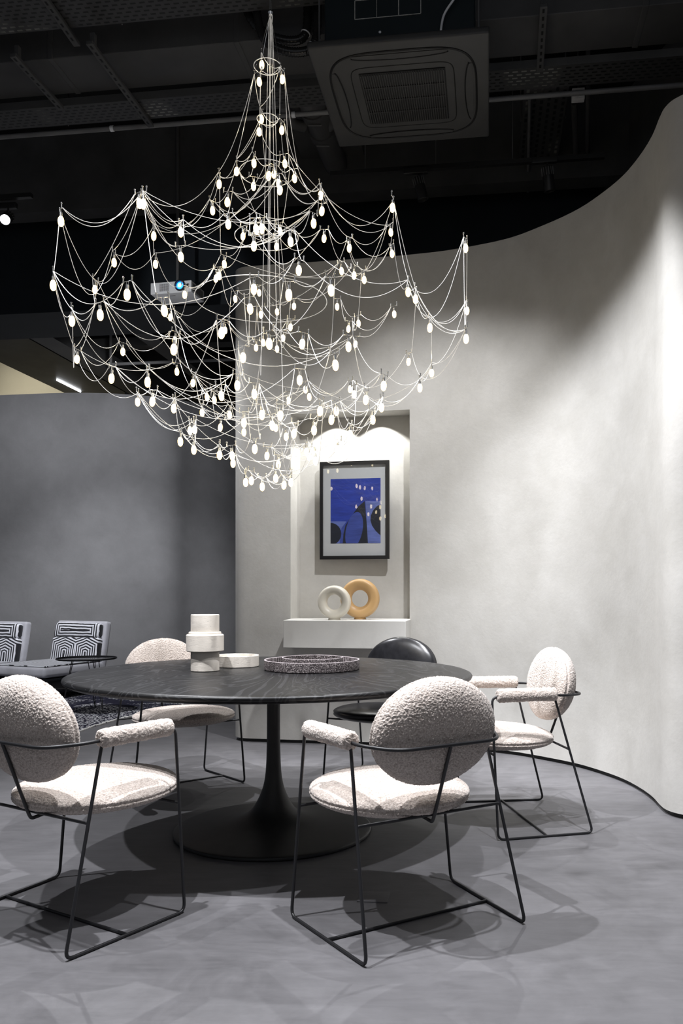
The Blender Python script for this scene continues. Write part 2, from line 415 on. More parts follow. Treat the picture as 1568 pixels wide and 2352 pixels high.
def pad_profile(rx, ry, top, bot, edge=.03, groove=.006):
    """rounded disc with a seam groove at mid edge"""
    rmax = 1.0
    P = []
    N = 40
    for i in range(N + 1):      # top half: from centre to the rim
        a = i / N * math.pi / 2
        P.append((math.sin(a) ** .62, math.cos(a) ** .95 if i < N else 0, 1))
    pts = [(r, c * top) for r, c, _ in P] + [(r, -c * bot) for r, c, _ in reversed(P[:-1])]
    L = [0]
    for a, b in zip(pts[:-1], pts[1:]): L.append(L[-1] + math.hypot((b[0] - a[0]) * rx, b[1] - a[1]))
    def fn(u):
        d = u * L[-1]; j = 0
        while j < len(L) - 2 and L[j + 1] < d: j += 1
        t = (d - L[j]) / max(L[j + 1] - L[j], 1e-9); a, b = pts[j], pts[j + 1]
        r = a[0] + (b[0] - a[0]) * t; z = a[1] + (b[1] - a[1]) * t
        tr, tz = (b[0] - a[0]) * rx, b[1] - a[1]; nr, nz = -tz, tr
        if groove: r -= groove / rx * math.exp(-(z / .0045) ** 2) * (1 if r > .8 else 0)
        r = max(r, .001)
        return r, z, nr, nz, rx, ry
    return fn
_fz = {}
def chair(name, label, leather=False):
    c = empty(name, (0, 0, 0)); tag(c, label, 'chair', 'round-backed wire-frame armchairs around the dining table')
    up = M['black_leather'] if leather else M['shearling']
    key = leather
    if key not in _fz:
        lo = leather
        nu, nv = (96, 60) if lo else (520, 200)
        amp = 0 if lo else .0025
        # seat
        M1 = Matrix.Translation((0, .02, .413)) @ Matrix.Rotation(R(1.5), 4, 'X')
        s_v, s_f = fuzz(pad_profile(.283, .281, .046, .046), nu, nv, amp, 195, M1)
        # backrest: disc facing +y, tilted back
        M2 = Matrix.Translation((0, -.252, .660)) @ Matrix.Rotation(R(90 + 10), 4, 'X') @ Matrix.Rotation(math.pi, 4, 'Y')
        # after the rotation local z points to the front
        b_v, b_f = fuzz(pad_profile(.234, .179, .050, .084), int(nu * .85), nv, amp, 190, M2, 3.3)
        _fz[key] = [(s_v, s_f), (b_v, b_f)]
        arms = []
        for sgn in (-1, 1):
            a = Vector((sgn * WT, YFT - .024, HA)); b = Vector((sgn * WTR, YRT - .012, HA))
            d = b - a; Ln = d.length; zax = d.normalized(); xax = Vector((1, 0, 0)); xax = (xax - zax * xax.dot(zax)).normalized(); yax = zax.cross(xax)
            M3 = Matrix((( xax.x, yax.x, zax.x, 0), (xax.y, yax.y, zax.y, 0), (xax.z, yax.z, zax.z, 0), (0, 0, 0, 1)))
            M3 = Matrix.Translation((a + b) / 2 + Vector((0, 0, .006))) @ M3
            rr = .0305; e = .014; h = Ln / 2
            prs = [(0.001, -h)] + [((rr - e) * k / 5, -h) for k in range(1, 6)] + [(rr - e + e * math.sin(k / 6 * math.pi / 2), -h + e - e * math.cos(k / 6 * math.pi / 2)) for k in range(1, 7)]
            m = 60 if not lo else 10
            prs += [(rr, -h + e + (2 * h - 2 * e) * k / m) for k in range(1, m)]
            prs += [(r_, -z_) for r_, z_ in reversed(prs[:12])]
            def fn(u, prs=prs):
                i = min(int(round(u * (len(prs) - 1))), len(prs) - 1); r_, z_ = prs[i]
                a_ = prs[max(i - 1, 0)]; b_ = prs[min(i + 1, len(prs) - 1)]
                return max(r_, .001), z_, (b_[1] - a_[1]), -(b_[0] - a_[0]), 1, 1
            arms.append(fuzz(fn, 16 if lo else 64, len(prs) - 1, 0 if lo else .0026, 110, M3, sgn * 5.))
        _fz[key] += arms
    seat, back, armL, armR = _fz[key]
    mesh_obj('seat', *seat, up, c, angle=180); mesh_obj('backrest', *back, up, c, angle=180)
    mesh_obj('armrest', *armL, up, c, angle=180); mesh_obj('armrest', *armR, up, c, angle=180)
    st = M['black_steel']
    for s in (-1, 1):
        C = [Vector((s * WF, YFF, TR)), Vector((s * WT, YFT, HA)), Vector((s * WTR, YRT, HA)), Vector((s * WR, YRF, TR))]
        loop = fillet(C, .03, 6, True)     # 7 points per corner
        ff, tf, tr_, rf = loop[0:7], loop[7:14], loop[14:21], loop[21:28]
        MB().tube(ff[3:] + tf[:4], TR, 10).build('leg', st, c, angle=60)
        MB().tube(tf[3:] + tr_[:4], TR, 10).build('arm_rod', st, c, angle=60)
        MB().tube(tr_[3:] + rf[:4], TR, 10).build('leg', st, c, angle=60)
        MB().tube(rf[3:] + ff[:4], TR, 10).build('runner', st, c, angle=60)
        # small plastic glides
    u = (YM - YFF) / (YRF - YFF); wx = WF + (WR - WF) * u
    MB().tube([(-wx, YM, TR), (wx, YM, TR)], TR * .95, 10).build('floor_crossbar', st, c, angle=60)
    a = (HS - TR) / (HA - TR); ws = WR + (WTR - WR) * a; ys = YRF + (YRT - YRF) * a
    MB().tube([(-ws, ys, HS), (ws, ys, HS)], TR * .95, 10).build('seat_rail', st, c, angle=60)
    wf2 = WF + (WT - WF) * a; yf2 = YFF + (YFT - YFF) * a
    MB().tube([(-wf2, yf2, HS - .012), (wf2, yf2, HS - .012)], TR * .9, 10).build('seat_rail', st, c, angle=60)
    br = fillet([(-WTR, YRT, HA), (-WTR + .004, YRT - .06, HA - .002), (-WTR + .07, -.347, HA - .006), (WTR - .07, -.347, HA - .006), (WTR - .004, YRT - .06, HA - .002), (WTR, YRT, HA)], .09, 8)
    MB().tube(br, TR * 1.1, 10).build('back_rail', st, c, angle=60)
    MB().tube(fillet([(0, -.349, HA - .006), (0, ys - .012, HS - .004), (0, ys - .002, HS - .024), (0, ys + .06, HS - .018)], .02, 5), TR * 1.05, 10).build('back_post', st, c, angle=60)
    return c
cA = chair('dining_armchair', 'cream shearling armchair seen from behind at the front right of the table')
poses = {'A': (.0354, 2.8369, -31.0), 'B': (-1.0273, 2.8773, 31.3), 'C': (.569, 3.9575, -100.3), 'D': (-1.1303, 4.5896, 141.3), 'E': (.0038, 4.7129, 205.2)}
labels = {'B': 'cream shearling armchair cut by the left edge of the photo, seen from behind',
          'C': 'cream shearling armchair seen side-on, right of the table against the curved wall',
          'D': 'cream shearling armchair facing out behind the left half of the table'}
for k in 'BCD':
    c = copy_tree(cA); c['label'] = labels[k]; x, y, a = poses[k]; c.location = (x, y, 0); c.rotation_euler = (0, 0, -R(a))
x, y, a = poses['A']; cA.location = (x, y, 0); cA.rotation_euler = (0, 0, -R(a))
cE = chair('dining_armchair', 'black leather round-backed armchair behind the table below the niche shelf', True)
x, y, a = poses['E']; cE.location = (x, y, 0); cE.rotation_euler = (0, 0, -R(a))

# ------------------------------------------------------------------ things on the table
TZ = .7402
mb = MB(); r1 = .0655
prof = [(0, 0), (r1 - .003, 0), (r1, .003), (r1, .088), (r1 + .004, .092), (.083, .0925), (.0865, .096), (.0865, .167), (.083, .171), (.0755, .172), (.0745, .176), (.0745, .180), (.072, .183), (r1, .1835), (r1, .261), (r1 - .003, .264), (.045, .264), (.045, .24), (0, .24)]
mb.lathe(prof, seg=72); o = mb.build('stone_vase', M['limestone'], recentre=False, angle=30); o.location = (-.828, 3.79, TZ)
tag(o, 'pale limestone vase of stacked cylinders with a wide collar, on the table', 'vase')
mb = MB(); rr = .108
mb.lathe([(0, 0), (rr - .003, 0), (rr, .003), (rr, .054), (rr - .002, .056), (rr - .011, .056), (rr - .013, .054), (rr - .013, .018), (rr - .018, .014), (0, .014)], seg=72)
o = mb.build('stone_bowl', M['travertine'], recentre=False, angle=30); o.location = (-.722, 4.03, TZ)
tag(o, 'low round pitted travertine bowl behind the stone vase', 'bowl')

def ring_tray(name, R0, h, wall, loc, label, slots):
    e = empty(name, loc); tag(e, label, 'tray')
    mb = MB(); mb.lathe([(0, 0), (R0 - .003, 0), (R0, .004), (R0, h - .002), (R0 - .0005, h - .001), (R0 - wall, h - .001), (R0 - wall, .010), (0, .010)], seg=120); mb.build('tray_body', M['terrazzo'], e, angle=30)
    mb = MB(); mb.lathe([(R0 + .0003, h - .0015), (R0 - .0003, h + .0006), (R0 - wall + .0003, h + .0006), (R0 - wall - .0003, h - .0015), (R0 + .0003, h - .0015)], seg=120); mb.build('cut_rim', M['terrazzo_rim'], e, angle=30)
    if slots:
        mb = MB()
        for k in range(110):
            a = 2 * math.pi * k / 110; rr = R0 - wall - .0006
            mb.box((rr * math.cos(a), rr * math.sin(a), h * .56), (.0014, .0022, h * .80), a)
        mb.build('fluting', M['terrazzo_rim'], e, smooth=False)
    return e
ring_tray('terrazzo_tray', .2265, .047, .007, (-.336, 3.875, TZ), 'wide speckled dark terrazzo tray with fluted inner wall, at the table centre', True)
ring_tray('terrazzo_dish', .147, .043, .006, (-.338, 3.925, TZ + .0105), 'smaller dark round dish sitting inside the speckled tray', False)

# ------------------------------------------------------------------ shelf, picture, ring vases
tx = Vector((t_.x, t_.y, 0)).normalized(); nx = Vector((nn.x, nn.y, 0)).normalized(); ang = math.atan2(tx.y, tx.x)
SZ0, SZ1 = .727, .916
fl_, fr_ = Vector((-.684, 5.60, 0)), Vector((.157, 5.448, 0))
mb = MB(); a0 = Vector((p0.x, p0.y, 0)) - tx * .02; a1 = Vector((p1.x, p1.y, 0)) + tx * .0
verts = []
base = [fl_, fr_, a1 + nx * .16, a0 + nx * .16]
for z in (SZ0, SZ1): verts += [(q.x, q.y, z) for q in base]
mb.add(verts, [(0, 1, 5, 4), (1, 2, 6, 5), (2, 3, 7, 6), (3, 0, 4, 7), (4, 5, 6, 7), (3, 2, 1, 0)])
o = mb.build('wall_shelf', M['plaster_white'], smooth=False); bpy.context.view_layer.objects.active = o
bv = o.modifiers.new('edge', 'BEVEL'); bv.width = .003; bv.segments = 2
tag(o, 'thick off-white plaster ledge projecting below the wall niche', 'shelf')

def onwall(s, z, d): # s along the wall from niche centre, d distance in front of niche back
    c = (q0 + q1) / 2; return Vector((c.x, c.y, 0)) + tx * s + Vector((0, 0, z)) - nx * d
# centre of the picture in px 815,1172
pw, ph = .525, .725
pc_ = at(815, 1172.5, 6.02)
pic = empty('framed_picture', (pc_.x, pc_.y, 0), ang + R(-1.0)); pic.location.z = pc_.z - ph / 2
tag(pic, 'black-framed blue abstract print hanging in the lit niche', 'picture')
fw, fd = .023, .030
mb = MB()
out = [(-pw / 2, 0), (pw / 2, 0), (pw / 2, ph), (-pw / 2, ph)]; inn = [(-pw / 2 + fw, fw), (pw / 2 - fw, fw), (pw / 2 - fw, ph - fw), (-pw / 2 + fw, ph - fw)]
vv = [(x, 0, z) for x, z in out] + [(x, -fd, z) for x, z in out] + [(x * .994, -fd, .003 + z * .992) for x, z in inn] + [(x, -.012, z) for x, z in inn]
ff_ = []
for i in range(4):
    j = (i + 1) % 4
    for L0 in (0, 4, 8): ff_.append((L0 + i, L0 + j, L0 + 4 + j, L0 + 4 + i))
ff_.append((0, 1, 2, 3)); mb.add(vv, ff_); mb.build('picture_frame', M['frame'], pic, smooth=False)
mb = MB(); mb.add([(-pw / 2 + .02, -.009, .02), (pw / 2 - .02, -.009, .02), (pw / 2 - .02, -.009, ph - .02), (-pw / 2 + .02, -.009, ph - .02)], [(0, 1, 2, 3)]); mb.build('mat_board', M['mat_board'], pic, smooth=False)
# print: shapes traced as flat polygons in print units (0..1, 0..1), y down
PX0, PX1, PZ0, PZ1 = -.184, .195, .118, .598
def pr(u, v_): return (PX0 + (PX1 - PX0) * u, PZ1 - (PZ1 - PZ0) * v_)
cols = {'sky': (.020, .048, .36), 'black': (.010, .013, .025), 'mid': (.045, .075, .34), 'light': (.13, .18, .50)}
def pmat(k, grad=False):
    c = cols[k]; t = NT('print_' + k); co = t.coord('Object', (1, 1, 6)); f = t.noise(co, 6, 4)
    t.set(color=t.ramp(f, [(.3, tuple(x * .75 for x in c)), (.7, tuple(x * 1.25 for x in c))]), rough=.5); return t.m
pm = [pmat('sky'), pmat('black'), pmat('mid'), pmat('light')]
mb = MB()
def poly(pts, m, lay):
    mb.cur = m; q = [(pr(u, v_)[0], -.0095 - .00025 * lay, pr(u, v_)[1]) for u, v_ in pts]; mb.add(q, [tuple(range(len(q)))])
def clip(pts): return [(min(max(u, 0), 1), min(max(v_, 0), 1)) for u, v_ in pts]
def ell(cu, cv, a, b, rot, n=60):
    out = []
    for k in range(n):
        t = 2 * math.pi * k / n; x = a * math.cos(t); y = b * math.sin(t)
        u = cu + (x * math.cos(rot) - y * math.sin(rot)); w = cv + (x * math.sin(rot) + y * math.cos(rot)) * .78
        out.append((u, w))
    return clip(out)
poly([(0, 0), (1, 0), (1, 1), (0, 1)], 0, 0)
poly([(0, .655), (.32, .66), (.2, .80), (.25, 1), (0, 1)], 3, 1)
poly([(.30, .68), (.22, .76), (.18, 1), (.26, 1)], 2, 2)
poly(ell(.0, .85, .215, .22, 0), 1, 3)
poly([(.685, .35), (.56, .43), (.40, .60), (.30, .72), (.26, .85), (.245, 1), (.76, 1)], 1, 4)
poly(ell(.475, .80, .165, .37, R(12)), 2, 5)
poly([(.70, .35), (1, .36), (1, 1), (.75, 1)], 3, 6)
poly([(1, .41), (.93, .43), (.85, .50), (.805, .58), (.80, .65), (.83, .73), (.90, .81), (1, .885)], 1, 7)
mb.build('art_print', None, pic, mats=pm, smooth=False)
mb = MB(); mb.add([(-pw / 2 + fw - .004, -.014, fw - .004), (pw / 2 - fw + .004, -.014, fw - .004), (pw / 2 - fw + .004, -.014, ph - fw + .004), (-pw / 2 + fw - .004, -.014, ph - fw + .004)], [(0, 1, 2, 3)])
mb.build('glass_pane', M['glass'], pic, smooth=False)

def ring_vase(name, px, D, Ro, ri, mat, label, yaw=0):
    p = at(px, 1383, D); e = empty(name, (p.x, D, SZ1), ang + yaw); tag(e, label, 'ring vase')
    ft = .008; mb = MB(); rc = (Ro + ri) / 2; hw = (Ro - ri) / 2; n1, n2 = 96, 28; vs = []; fs = []
    for i in range(n1):
        a = 2 * math.pi * i / n1
        for k in range(n2):
            b = 2 * math.pi * k / n2
            cb, sb = math.cos(b), math.sin(b)
            x = rc + hw * (abs(cb) ** .85) * (1 if cb > 0 else -1); dpt = .052 * (abs(sb) ** .8) * (1 if sb > 0 else -1) * (.80 + .2 * cb)
            vs.append((x * math.cos(a), dpt, x * math.sin(a) + Ro + ft))
    for i in range(n1):
        for k in range(n2): fs.append((i * n2 + k, ((i + 1) % n1) * n2 + k, ((i + 1) % n1) * n2 + (k + 1) % n2, i * n2 + (k + 1) % n2))
    mb.add(vs, fs); mb.build('ring_body', mat, e, angle=70)
    mb = MB(); mb.lathe([(0, 0), (.042, 0), (.044, .004), (.040, .014), (0, .016)], seg=40, sy=.75); mb.build('foot', mat, e, angle=40)
ring_vase('ring_vase', 767.5, 5.665, .1165, .052, M['ivory'], 'white ceramic ring vase at the front of the niche ledge')
ring_vase('ring_vase', 826.5, 5.80, .141, .060, M['ochre'], 'larger ochre ceramic ring vase standing behind the white one')

# ------------------------------------------------------------------ lounge corner
def rbox(mb, c, d, bev, rot=None, sag=0):
    T = Matrix.Translation(Vector(c)) @ (rot.to_4x4() if rot is not None else Matrix.Identity(4))
    return mb.box(c, d, bev=bev, M4=T)
def lounge(loc, rz, label):
    e = empty('lounge_chair', loc, rz); tag(e, label, 'lounge chair', 'maze-striped lounge chairs by the grey wall')
    W = .73; tilt = Matrix.Rotation(R(-10), 3, 'X')
    # local: +y is back, front faces -y
    mb = MB(); mb.box((0, -.10, .14), (W - .02, .80, .16), bev=.006); mb.build('plinth', M['black_gloss'], e)
    mb = MB(); mb.box((0, -.50, .155), (W - .04, .012, .02), bev=.002); mb.build('brass_trim', M['brass'], e)
    mb = MB(); mb.box((0, 0, 0), (W, .86, .115), bev=.04)
    s = mb.build('seat', None, e, mats=[M['silver_velvet']]); s.location = (0, -.13, .285)
    mb = MB(); mb.box((0, 0, 0), (W - .02, .84, .012), bev=.004); s2 = mb.build('seat_cover', M['str_seat'], e); s2.location = (0, -.13, .345)
    mb = MB(); rbox(mb, (0, 0, 0), (W, .09, .56), .035); s3 = mb.build('back_shell', M['silver_velvet'], e); s3.location = (0, .315, .50); s3.rotation_euler = (R(-10), 0, 0)
    mb = MB(); rbox(mb, (0, 0, 0), (W - .05, .09, .34), .03); s4 = mb.build('back_cushion', M['str_back'], e); s4.location = (0, .232, .43); s4.rotation_euler = (R(-10), 0, 0)
    mb = MB(); rbox(mb, (0, 0, 0), (W - .07, .10, .175), .045); s5 = mb.build('headrest', M['str_head'], e); s5.location = (0, .272, .672); s5.rotation_euler = (R(-10), 0, 0)
    for sx in (-1, 1):
        for sy in (-.42, .22):
            mb = MB(); mb.box((sx * .29, sy, .032), (.04, .04, .064)); mb.build('leg', M['black_gloss'], e, smooth=False)
    return e
pL = at(176, 1560, 8.75); lounge((pL.x - .22, 8.85, 0), R(-24), 'black and white maze-striped lounge chair with silver sides, behind the round side table')
pL = at(10, 1560, 9.0); lounge((pL.x - .17, 8.75, 0), R(-24), 'black and white maze-striped lounge chair cut off by the left edge of the photo')

ps = at(199, 1515, 7.45); e = empty('side_table', (ps.x, 7.45, 0)); tag(e, 'small round black glass side table on thin hairpin legs', 'side table')
mb = MB(); mb.lathe([(0, .485), (.262, .485), (.27, .489), (.262, .493), (0, .493)], seg=64); mb.build('table_top', M['black_gloss'], e)
mb = MB(); mb.lathe([(.262, .493), (.266, .493), (.266, .500), (.262, .500), (.262, .493)], seg=64); mb.build('rim', M['black_steel'], e)
for k in range(3):
    a = R(90 + 120 * k); c_, s_ = math.cos(a), math.sin(a); mb = MB()
    for w in (-.035, .035): mb.tube([(c_ * .12 - s_ * w, s_ * .12 + c_ * w, .486), (c_ * .22, s_ * .22, .004)], .004, 8)
    mb.build('leg', M['black_steel'], e)

# rug
pts = [(-5.6, 6.4), (-4.4, 6.0), (-3.2, 5.9), (-2.62, 6.05), (-2.44, 6.35), (-2.36, 6.8), (-2.26, 7.2), (-2.1, 7.6), (-1.95, 7.95), (-2.2, 8.20), (-3.2, 8.9), (-4.6, 9.4), (-5.8, 9.3)]
ro = [Vector((x, y, 0)) for x, y in pts]; ro = catmull(ro + [ro[0]], 10)[:-1]; n = len(ro)
rug = empty('area_rug', (-3.6, 7.5, 0)); tag(rug, 'dark navy rug with white speckled bands under the lounge chairs', 'rug')
off = Vector((3.6, -7.5, 0)); mb = MB()
mb.add([tuple(p + off) for p in ro] + [tuple(p + off + Vector((0, 0, .008))) for p in ro], [(i, (i + 1) % n, n + (i + 1) % n, n + i) for i in range(n)] + [tuple(range(n, 2 * n))])
mb.build('rug_pile', M['rug'], rug, smooth=False)
fr = []
for i in range(n * 3):
    j = i // 3; tt = (i % 3) / 3; p = ro[j].lerp(ro[(j + 1) % n], tt) + off; fr.append(p + Vector((random.uniform(-.012, .012), random.uniform(-.012, .012), .004 + random.uniform(0, .004))))
mb = MB(); mb.tube(fr, .008, 6, closed=True); mb.build('fringe', M['fringe'], rug)
# lift the lounge chairs and table onto the rug pile
for o in COL.objects:
    if o.parent is None and o.name.split('.')[0] in ('lounge_chair', 'side_table'): o.location.z = .012

# ------------------------------------------------------------------ ceiling services
U = Vector((.992, -.127, 0)); V = Vector((.127, .992, 0)); UA = math.atan2(-.127, .992)
def uv(s, t, z): return U * s + V * t + Vector((0, 0, z))
def ubox(name, s0, s1, t0, t1, z0, z1, mat, label, cat, bev=0, structure=False, group=None, build=True):
    mb = MB(); mb.box((0, 0, (z1 - z0) / 2), (s1 - s0, t1 - t0, z1 - z0), bev=bev)
    o = mb.build(name, mat, recentre=False, smooth=bool(bev)); c = uv((s0 + s1) / 2, (t0 + t1) / 2, z0); o.location = c; o.rotation_euler = (0, 0, UA)
    if structure: tag(o, kind='structure')
    else: tag(o, label, cat, group)
    return o
CT = 5.1
def duct_thing():
    e = empty('air_duct', uv(-.3, 4.985, 4.44), UA); tag(e, 'long flat charcoal air duct crossing the ceiling behind the cassette unit', 'duct')
    mb = MB(); mb.box((0, -.05, .17), (7.4, .35, .34), bev=.006); mb.build('duct_body', M['duct'], e)
    for s in (-2.4, -1.2, 0, 1.2, 2.4):
        mb = MB(); mb.box((s, -.05, .17), (.035, .36, .35), bev=.004); mb.build('joint_flange', M['duct'], e)
duct_thing()
def hanger(e, pts, top):
    for (x, y, z) in pts:
        mb = MB(); mb.tube([(x, y, z), (x, y, top)], .005, 6); mb.build('hanger_rod', M['pipe'], e)
def tray_thing(name, s0, s1, t0, t1, z, mat, label, along='u', wall=.05, nrod=3, rods=(-1, 1)):
    c = uv((s0 + s1) / 2, (t0 + t1) / 2, z); e = empty(name, c, UA if along == 'u' else UA + R(90)); tag(e, label, 'cable tray', None)
    L, W_ = (s1 - s0, t1 - t0) if along == 'u' else (t1 - t0, s1 - s0)
    mb = MB(); mb.box((0, 0, .001), (L, W_, .002)); mb.build('tray_floor', mat, e, smooth=False)
    for sg in (-1, 1):
        mb = MB(); mb.box((0, sg * W_ / 2, wall / 2), (L, .003, wall)); mb.build('side_wall', M['duct'], e, smooth=False)
    for k in range(nrod):
        x = -L / 2 + L * (k + .5) / nrod
        for sg in rods:
            hanger(e, [(x, sg * (W_ / 2 + .01), 0)], CT - z)
    return e
tray_thing('cable_tray', -4, -.3, 4.26, 4.585, 4.49, M['tray'], 'perforated grey cable tray at the top left corner of the ceiling')
tray_thing('cable_tray', -4, 2.6, 5.10 + .03, 5.345, 4.375, M['tray'], 'long perforated cable tray running beside the charcoal duct', rods=(1,))
tray_thing('cable_tray', .26, .56, 5.62, 7.15, 4.55, M['tray_dots'], 'short punched cable tray running away from the camera, right of the cassette unit', 'v', nrod=2)
# conduit beside tray
def pipe_thing(name, pts, r, mat, label, cat='pipe', fl=0):
    pts = [Vector(p) for p in pts]; c = pts[0]; e = empty(name, c); tag(e, label, cat)
    q = [p - c for p in pts]; mb = MB(); mb.tube(fillet(q, fl, 6) if fl else q, r, 16); mb.build('pipe_run', mat, e, angle=50); return e, q
e, q = pipe_thing('conduit', [uv(-4, 5.40, 4.36), uv(1.86, 5.40, 4.36), uv(1.92, 5.40, 4.42), uv(1.92, 5.40, CT)], .016, M['pipe_light'], 'thin grey conduit running along the edge of the long cable tray', fl=.03)
for s in (-2.6, -1.3, 0, 1.3):
    p = uv(s, 5.40, 4.36) - uv(-4, 5.40, 4.36); mb = MB(); mb.tube([p - U * .012, p + U * .012], .020, 12); mb.build('clip', M['white_plastic'], e)
# struts
def strut(a, b, z, label, gap=.07):
    A = onz(*a, z); B = onz(*b, z); d = B - A; A = A - d.normalized() * .08; B = B + d.normalized() * .03; d = B - A; L = d.length; e = empty('ceiling_strut', A, math.atan2(d.y, d.x)); tag(e, label, 'strut', 'slotted support struts under the duct')
    mb = MB(); mb.box((L / 2, 0, .012), (L, .042, .024), bev=.004); mb.cur = 1
    for k in range(int(L / .06)): mb.box((.03 + k * .06, 0, -.0005), (.03, .012, .001))
    mb.build('channel', None, e, mats=[M['duct'], M['ac_dark']])
    mb = MB(); mb.box((.05, 0, .024 + gap / 2), (.03, .03, gap), bev=.002); mb.build('bracket', M['duct'], e)
strut((220, 122), (345, 290), 4.345, 'slotted steel strut under the duct, second from the left')
strut((47, 150), (135, 246), 4.345, 'slotted steel strut under the duct, leftmost')
A = onz(1246, 36, 4.40); strut((1247, 40), (1240, 158), 4.345, 'slotted steel strut under the duct, right of the cassette unit')
strut((105, 5), (172, 100), 4.45, 'slotted steel strut under the top left cable tray')

# drain pipe
a = Vector((-.53, 5.75, 4.66)); b_ = Vector((-.235, 7.75, 4.66))
e, q = pipe_thing('drain_pipe', [a, b_], .096, M['pipe'], 'thick dark drain pipe with clamped couplings behind the chandelier top')
dv = (b_ - a).normalized()
for s in (.22, .5):
    mb = MB(); mb.tube([dv * (s - .05), dv * (s + .05)], .108, 20); mb.build('coupling', M['pipe'], e, angle=50)
    mb = MB()
    mb.tube([dv * s + Vector((-.05, 0, -.115)), dv * s + Vector((.05, 0, -.115))], .006, 8); mb.build('clamp_bolt', M['pipe_light'], e)
for bp_, br_ in (([Vector((.30, .12, .12)), Vector((.16, .34, -.02)), Vector((.11, .40, -.02))], .045), ([Vector((-.26, .05, .10)), Vector((-.14, .30, -.06)), Vector((-.06, .36, -.04))], .04)):
    mb = MB(); mb.tube(fillet(bp_, .08, 6), br_, 16); mb.build('pipe_branch', M['pipe'], e, angle=50)
# pipe under tray on the right
pa = onz(1216, 226, 4.5); pb = onz(1212, 440, 4.5)
pipe_thing('conduit', [pa, pb], .011, M['pipe_light'], 'thin pale conduit beside the punched tray, right of the cassette unit')
pa = onz(1318, 235, 4.6); pb = onz(1324, 400, 4.6); pipe_thing('conduit', [pa, pb], .022, M['pipe'], 'dark pipe right of the punched tray')
pa = onz(1350, 215, 4.6); pb = onz(1348, 362, 4.6); pipe_thing('conduit', [pa + Vector((0, 0, .6)), pa, pb, pb + Vector((0, 0, .6))], .016, M['pipe'], 'short dark pipe farthest right above the curved wall')

# cassette air conditioner
def cassette():
    c = (onz(724.6, 112.7, 3.96) + onz(1144.5, 317, 3.96)) / 2
    c = Vector((.135, 4.672, 3.96)); e = empty('cassette_air_conditioner', c, R(-7.3)); tag(e, 'square charcoal ceiling cassette air conditioner with four curved outlets', 'air conditioner')
    S = .952
    mb = MB(); mb.box((0, 0, .022), (S, S, .040), bev=.012); mb.build('face_panel', M['ac'], e)
    mb = MB(); mb.box((0, .02, .20), (.80, .80, .31), bev=.008); mb.build('unit_box', M['ac_box'], e)
    # inset border ring around the outlet zone
    def sq(a, b, n=6, k=120):
        out = []
        for i in range(k):
            t = 2 * math.pi * i / k; ct, s_ = math.cos(t), math.sin(t)
            out.append((a * (abs(ct) ** (2 / n)) * (1 if ct > 0 else -1), b * (abs(s_) ** (2 / n)) * (1 if s_ > 0 else -1)))
        return out
    mb = MB(); mb.tube([(x, y, .002) for x, y in sq(.405, .405, 4.2)], .0065, 6, closed=True); mb.build('outlet_groove', M['ac_dark'], e)
    mb = MB(); mb.tube([(x, y, .002) for x, y in sq(.285, .285, 9)], .003, 6, closed=True); mb.build('hatch_seam', M['ac_dark'], e)
    for k in range(4):
        a = k * math.pi / 2; T = Matrix.Rotation(a, 4, 'Z'); vs = []; fs = []; m = 24
        for i in range(m + 1):
            x = -.255 + .51 * i / m; w = .004 + .024 * math.sin(math.pi * i / m) ** .6; yc = .372
            for y in (yc - w, yc + .012): vs.append(T @ Vector((x, y, -.001)))
            for y in (yc - w, yc + .012): vs.append(T @ Vector((x, y, .004)))
        for i in range(m):
            b = i * 4; fs += [(b, b + 1, b + 5, b + 4), (b, b + 4, b + 6, b + 2), (b + 1, b + 3, b + 7, b + 5), (b + 2, b + 6, b + 7, b + 3)]
        mb = MB(); mb.add(vs, fs); lv = mb.build('outlet_flap', M['ac'], e)
        mb = MB(); mb.tube([T @ Vector((-.26 + .52 * i / m, .372 - .006 - .026 * math.sin(math.pi * i / m) ** .6, -.001)) for i in range(m + 1)], .0035, 6); mb.build('outlet_gap', M['ac_dark'], e)
    mb = MB(); mb.box((0, 0, -.0005), (.475, .475, .006), bev=.002); mb.build('intake_recess', M['ac_dark'], e)
    mb = MB()
    for k in range(36): mb.box((-.228 + k * .456 / 35, 0, -.006), (.0042, .462, .006))
    for k in range(1, 4): mb.box((0, -.231 + k * .462 / 4, -.007), (.462, .004, .006))
    mb.build('intake_grille', M['ac'], e, smooth=False)
    mb = MB()
    for x0 in (-.235, -.118, 0.0):
        for (cx_, cz, w, h) in ((x0 + .0585, .30, .117, .004), (x0 + .0585, .20, .117, .004), (x0, .25, .004, .1), (x0 + .117, .25, .004, .1)):
            mb.box((cx_, -.382, cz), (w, .002, h))
    mb.build('box_outline', M['outline'], e, smooth=False)
    mb = MB(); mb.lathe([(0, 0), (.007, 0), (.007, .003), (0, .003)], seg=12, M4=Matrix.Translation((-.10, -.382, .12)) @ Matrix.Rotation(R(90), 4, 'X')); mb.build('screw_cap', M['white_plastic'], e)
    mb = MB(); mb.tube(catmull([(.22, -.40, .05), (.24, -.41, .16), (.31, -.42, .26), (.34, -.42, .36), (.35, -.42, .9)], 8), .006, 8); mb.build('power_cable', M['white_plastic'], e)
    hanger(e, [(sx * .42, sy, .04) for sx in (-1, 1) for sy in (-.42, .06)], CT - 3.96)
cassette()

